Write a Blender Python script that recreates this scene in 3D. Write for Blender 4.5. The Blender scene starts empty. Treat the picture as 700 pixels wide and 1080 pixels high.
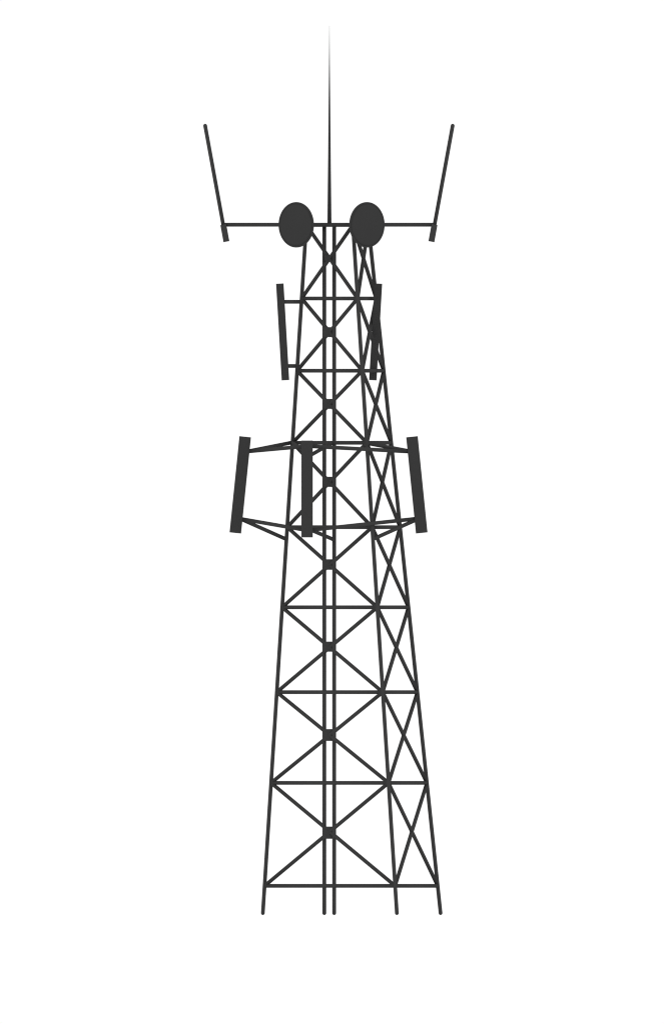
import bpy, bmesh, math
from mathutils import Vector, Matrix

sc = bpy.context.scene
S = 0.04                      # metres per drawing unit
GY = 965.0                    # drawing height at which the feet meet the ground

def P(x, y, d=0.0):
    return Vector(((x - 350.0) * S, d * S, (GY - y) * S))

# ---------------- camera ----------------
cd = bpy.data.cameras.new('camera')
cam = bpy.data.objects.new('camera', cd)
sc.collection.objects.link(cam)
cd.type = 'ORTHO'
cd.ortho_scale = 1080 * S
cd.sensor_fit = 'VERTICAL'
cam.location = P(350, 540, -1500)
cam.rotation_euler = (math.pi / 2, 0, 0)
cd.clip_start = 0.1
cd.clip_end = 3000
sc.camera = cam

# ---------------- light: an even white overcast ----------------
w = bpy.data.worlds.new('World')
sc.world = w
w.use_nodes = True
bg = w.node_tree.nodes['Background']
bg.inputs[0].default_value = (1, 1, 1, 1)
bg.inputs[1].default_value = 1.02
sc.view_settings.view_transform = 'Standard'
sc.view_settings.look = 'None'
sc.view_settings.exposure = 0
sc.view_settings.gamma = 1
sc.cycles.filter_width = 1.1          # crisp edges

# ---------------- materials ----------------
def steel(name, lo, hi, scale):
    m = bpy.data.materials.new(name)
    m.use_nodes = True
    nt = m.node_tree
    b = nt.nodes['Principled BSDF']
    b.inputs['Roughness'].default_value = 0.95
    b.inputs['Specular IOR Level'].default_value = 0.0
    tc = nt.nodes.new('ShaderNodeTexCoord')
    n = nt.nodes.new('ShaderNodeTexNoise')
    n.inputs['Scale'].default_value = scale
    n.inputs['Detail'].default_value = 4
    r = nt.nodes.new('ShaderNodeValToRGB')
    r.color_ramp.elements[0].position = 0.3
    r.color_ramp.elements[1].position = 0.7
    r.color_ramp.elements[0].color = (lo, lo, lo, 1)
    r.color_ramp.elements[1].color = (hi, hi, hi, 1)
    nt.links.new(tc.outputs['Object'], n.inputs['Vector'])
    nt.links.new(n.outputs['Fac'], r.inputs['Fac'])
    nt.links.new(r.outputs['Color'], b.inputs['Base Color'])
    return m

STEEL = steel('charcoal_painted_steel', 0.0465, 0.0485, 3.0)
SHELL = steel('charcoal_antenna_shell', 0.0425, 0.0438, 1.5)
WHITE = steel('white_ground', 0.93, 0.95, 0.2)

# ---------------- mesh helpers ----------------
def obj(name, bm, mat, parent=None, label=None):
    bmesh.ops.recalc_face_normals(bm, faces=bm.faces)
    if parent is not None:
        bmesh.ops.translate(bm, verts=bm.verts, vec=-parent.location)
    me = bpy.data.meshes.new(name)
    bm.to_mesh(me)
    bm.free()
    me.materials.append(mat)
    o = bpy.data.objects.new(name, me)
    sc.collection.objects.link(o)
    if parent is not None:
        o.parent = parent
    if label:
        o['label'] = label
    return o

def thing(name, label, cat, loc, group=None):
    o = bpy.data.objects.new(name, None)
    sc.collection.objects.link(o)
    o.location = loc
    o['label'] = label
    o['category'] = cat
    if group:
        o['group'] = group
    return o

def frame_of(a, b):
    z = (b - a).normalized()
    ref = Vector((0, 1, 0)) if abs(z.y) < 0.9 else Vector((0, 0, 1))
    x = ref.cross(z).normalized()
    return x, z.cross(x), z

def lathe(bm, prof, a, x, y, z, n=20, smooth=True):
    """prof: (distance along z, radius) pairs; radius 0 closes to a point."""
    rings = []
    for h, r in prof:
        c = a + z * h
        if r <= 1e-7:
            rings.append([bm.verts.new(c)])
        else:
            rings.append([bm.verts.new(c + (x * math.cos(t) + y * math.sin(t)) * r)
                          for t in (2 * math.pi * i / n for i in range(n))])
    for r0, r1 in zip(rings, rings[1:]):
        for i in range(n):
            j = (i + 1) % n
            v = [r0[0]] if len(r0) == 1 else [r0[i], r0[j]]
            u = [r1[0]] if len(r1) == 1 else [r1[j], r1[i]]
            if len(v) + len(u) < 3:
                continue
            f = bm.faces.new(v + u)
            f.smooth = smooth
    for r in (rings[0], rings[-1]):
        if len(r) > 2:
            bm.faces.new(r)

def tube(a, b, r=2.06, cap_a=False, cap_b=False, r2=None):
    """round bar between two points; radii in drawing units, cap = domed end"""
    bm = bmesh.new()
    r *= S
    r2 = r if r2 is None else r2 * S
    L = (b - a).length
    x, y, z = frame_of(a, b)
    prof = []
    if cap_a:
        prof += [(-r * math.cos(t), r * math.sin(t)) for t in (0, .3, .65, 1.0, 1.3)]
    prof.append((0, r))
    prof.append((L, r2))
    if cap_b:
        prof += [(L + r2 * math.cos(t), r2 * math.sin(t)) for t in (1.3, 1.0, .65, .3, 0)]
    lathe(bm, prof, a, x, y, z)
    return bm

def box(a, b, width, depth, bevel=0.35):
    """flat sided bar from a to b; width across the view, depth along it"""
    bm = bmesh.new()
    z = (b - a).normalized()
    y = Vector((0, 1, 0))
    x = y.cross(z).normalized()
    y = z.cross(x)
    vs = []
    for p in (a, b):
        for sx, sy in ((-1, -1), (1, -1), (1, 1), (-1, 1)):
            vs.append(bm.verts.new(p + x * sx * width * S / 2 + y * sy * depth * S / 2))
    for f in ((0, 1, 2, 3), (7, 6, 5, 4), (0, 4, 5, 1), (1, 5, 6, 2), (2, 6, 7, 3), (3, 7, 4, 0)):
        bm.faces.new([vs[i] for i in f])
    if bevel:
        bmesh.ops.bevel(bm, geom=bm.edges[:], offset=bevel * S, segments=2, affect='EDGES', profile=0.5)
    return bm

# ---------------- ground ----------------
bm = bmesh.new()
g = 300.0
bmesh.ops.create_grid(bm, x_segments=8, y_segments=8, size=g)
ground = obj('ground', bm, WHITE)
ground['kind'] = 'structure'

# ---------------- the lattice tower ----------------
def wid(y):
    return xM(y) - xL(y)
def xL(y): return 277.2 + (963 - y) * 0.0630
def xM(y): return 418.3 - (963 - y) * 0.0638
def xR(y): return 464.3 - (963 - y) * 0.1046
def dL(y): return 0.191 * wid(y)
def dM(y): return -0.766 * wid(y)
def dR(y): return 0.574 * wid(y)
def L(y): return P(xL(y), y, dL(y))
def M(y): return P(xM(y), y, dM(y))
def R(y): return P(xR(y), y, dR(y))
def front_d(x, y):                       # depth of the wide front face
    t = (x - xL(y)) / wid(y)
    return dL(y) + (dM(y) - dL(y)) * t
def F(x, y, off=0): return P(x, y, front_d(x, y) + off)

levels = [237.3, 314.8, 391, 467, 556, 640.5, 730, 825.7, 934.3]
tw = thing('lattice_tower', 'tall tapering charcoal steel lattice mast on three legs with cross braces',
           'tower', P(384, 965, 0))
for leg in (L, M, R):
    obj('leg', tube(leg(237.3), leg(963), 2.06, True, True), STEEL, tw)
for y in levels:
    for a, b in ((L, M), (M, R), (R, L)):
        obj('horizontal_brace', tube(a(y), b(y), 2.03), STEEL, tw)
for y0, y1 in zip(levels, levels[1:]):
    for a, b in ((L, M), (M, R)):
        obj('diagonal_brace', tube(a(y0), b(y1), 2.03), STEEL, tw)
        obj('diagonal_brace', tube(b(y0), a(y1), 2.03), STEEL, tw)
for x in (341.9, 352.3):
    obj('riser_pipe', tube(F(x, 237.3), F(x, 963), 2.1, False, True), STEEL, tw)
for y, h in ((272.0, 6.0), (350.3, 10.4), (426, 10.4), (508.2, 10.6), (595.4, 11), (682, 10.6), (775.2, 12.4), (878.2, 12.8)):
    bm = box(F(347.1, y + h / 2), F(347.1, y - h / 2), 13.6 if y > 300 else 10.0, 5.2, 0.3)
    obj('gusset_plate', bm, STEEL, tw)
BD = front_d(347, 237.3)                 # the boom lies across the top of the risers
obj('top_boom', tube(P(236, 237.0, BD), P(458.5, 237.0, BD), 2.06), STEEL, tw,
    'long horizontal bar across the top of the mast')

# ---------------- spire ----------------
t = thing('spire_antenna', 'tall needle thin spire tapering to a point above the mast centre', 'antenna',
          P(347.3, 237, BD))
obj('spire', tube(P(347.3, 237, BD), P(347.3, 27, BD), 2.2, r2=0.12), STEEL, t)

# ---------------- whip aerials at the boom ends ----------------
for s, side in ((-1, 'left'), (1, 'right')):
    c = 346.75
    t = thing('whip_antenna', f'slim rod aerial leaning outward at the {side} end of the top bar', 'antenna',
              P(c + s * 111.1, 237, BD), 'rod aerials on the ends of the top bar')
    obj('rod', tube(P(c + s * 111.1, 238, BD), P(c + s * 130.3, 132.6, BD), 2.06, False, True), STEEL, t)
    obj('base_sleeve', box(P(c + s * 107.9, 254.9, BD), P(c + s * 111.2, 236.8, BD), 6.4, 6.4), STEEL, t)

# ---------------- dish antennas ----------------
PHI = math.acos(18.45 / 24.0)
for s, cx, side in ((-1, 312.2, 'left'), (1, 387.0, 'right')):
    D = -62
    c = P(cx, 237.1, D)
    t = thing('dish_antenna', f'round charcoal dish turned to the {side}, over the {"left leg top" if s < 0 else "right hand legs"} of the mast',
              'dish antenna', P(cx, 237.1, BD), 'round dishes on the top bar')
    z = Vector((s * math.sin(PHI), -math.cos(PHI), 0))
    up = Vector((0, 0, 1))
    x = up.cross(z).normalized()
    u = S
    bm = bmesh.new()                     # domed cover
    lathe(bm, [(0, 23.4 * u), (1.2 * u, 20 * u), (2.4 * u, 14 * u), (3.1 * u, 7 * u), (3.4 * u, 0)], c, x, up, z, 64)
    obj('radome', bm, SHELL, t)
    bm = bmesh.new()                     # rim band
    lathe(bm, [(-0.9 * u, 23.6 * u), (-0.7 * u, 24.0 * u), (0.1 * u, 24.0 * u), (0.3 * u, 23.6 * u)], c, x, up, z, 64)
    obj('rim', bm, SHELL, t)
    bm = bmesh.new()                     # bowl behind
    lathe(bm, [(-0.8 * u, 23.5 * u), (-4 * u, 19 * u), (-7 * u, 13 * u), (-9 * u, 6 * u), (-9.6 * u, 4 * u), (-12 * u, 4 * u)],
          c, x, up, z, 64)
    obj('reflector_bowl', bm, SHELL, t)
    back = c - z * 11 * u
    obj('mounting_arm', tube(back, P(cx, 237.1, BD), 2.2, True, True), STEEL, t)

# ---------------- slim panel antennas, upper pair ----------------
def on_line(a, b, y):
    k = (y - a[1]) / (b[1] - a[1])
    return a[0] + (b[0] - a[0]) * k

a, b = (295.05, 299.1), (301.0, 401.0)
d = dL(350)
t = thing('panel_antenna', 'slim tilted panel held off the left leg by two short arms', 'panel antenna',
          P(b[0], b[1], d), 'slim panels below the dishes')
obj('panel_body', box(P(*b, d), P(*a, d), 8.0, 5.0), SHELL, t)
for y in (318.3, 386.0):
    obj('mounting_arm', tube(P(on_line(a, b, y), y, d), P(xL(y), y, dL(y)), 2.03), STEEL, t)

a, b = (398.9, 299.1), (393.0, 401.0)
d = dR(350) - 34
t = thing('panel_antenna', 'slim tilted panel overlapping the right leg just under the right dish', 'panel antenna',
          P(b[0], b[1], d), 'slim panels below the dishes')
obj('panel_body', box(P(*b, d), P(*a, d), 8.0, 5.0), SHELL, t)
y = 318.3
obj('mounting_arm', tube(P(on_line(a, b, y), y, d), P(xR(y), y, dR(y)), 2.03), STEEL, t)
y = 391.0
x = on_line(a, b, y)
k = (x - xM(y)) / (xR(y) - xM(y))
obj('mounting_arm', tube(P(x, y, d), P(x, y, dM(y) + (dR(y) - dM(y)) * k), 2.03), STEEL, t)

# ---------------- broad sector panels, lower trio ----------------
GRP = 'broad panels around the middle of the mast'
DA, DB, DC = -10, -115, -45              # distance of the left, middle and right panel
ring_top = P(324, 470.5, DB + 3)
ring_low = P(324, 559.4, DB + 3)
# left
a, b = (258.6, 460.6), (248.2, 562.1)
t = thing('panel_antenna', 'broad panel standing far out left of the mast on splayed arms', 'panel antenna',
          P(b[0], b[1], DA), GRP)
obj('panel_body', box(P(*b, DA), P(*a, DA), 12.3, 6), SHELL, t)
for p, q in ((P(262.3, 475.8, DA), L(466.6)), (P(262.6, 476.0, DA + 1), ring_top),
             (P(255.4, 547.5, DA + 1), ring_low), (P(254.9, 547.8, DA), L(568.8))):
    obj('mounting_arm', tube(p, q, 2.03), STEEL, t)
# middle
t = thing('panel_antenna', 'broad upright panel in front of the left part of the lattice', 'panel antenna',
          P(323.7, 566.8, DB), GRP)
obj('panel_body', box(P(323.75, 566.8, DB), P(323.75, 464.6, DB), 12.1, 6), SHELL, t)
for p, q in ((P(325, 481.5, DB), F(350.5, 467)), (P(324, 478, DB), L(467)),
             (P(324, 557.3, DB), F(352.0, 569.2))):
    obj('mounting_arm', tube(p, q, 2.03, False, True), STEEL, t)
# right
a, b = (434.2, 460.6), (444.5, 562.1)
t = thing('panel_antenna', 'broad panel standing out right of the mast on splayed arms', 'panel antenna',
          P(b[0], b[1], DC), GRP)
obj('panel_body', box(P(*b, DC), P(*a, DC), 12.3, 6), SHELL, t)
for p, q in ((P(430.6, 475.6, DC), M(467.4)), (P(430.3, 476.2, DC + 1), ring_top),
             (P(437.4, 547.2, DC + 1), ring_low), (P(437.8, 548.6, DC), M(568.6))):
    obj('mounting_arm', tube(p, q, 2.03), STEEL, t)
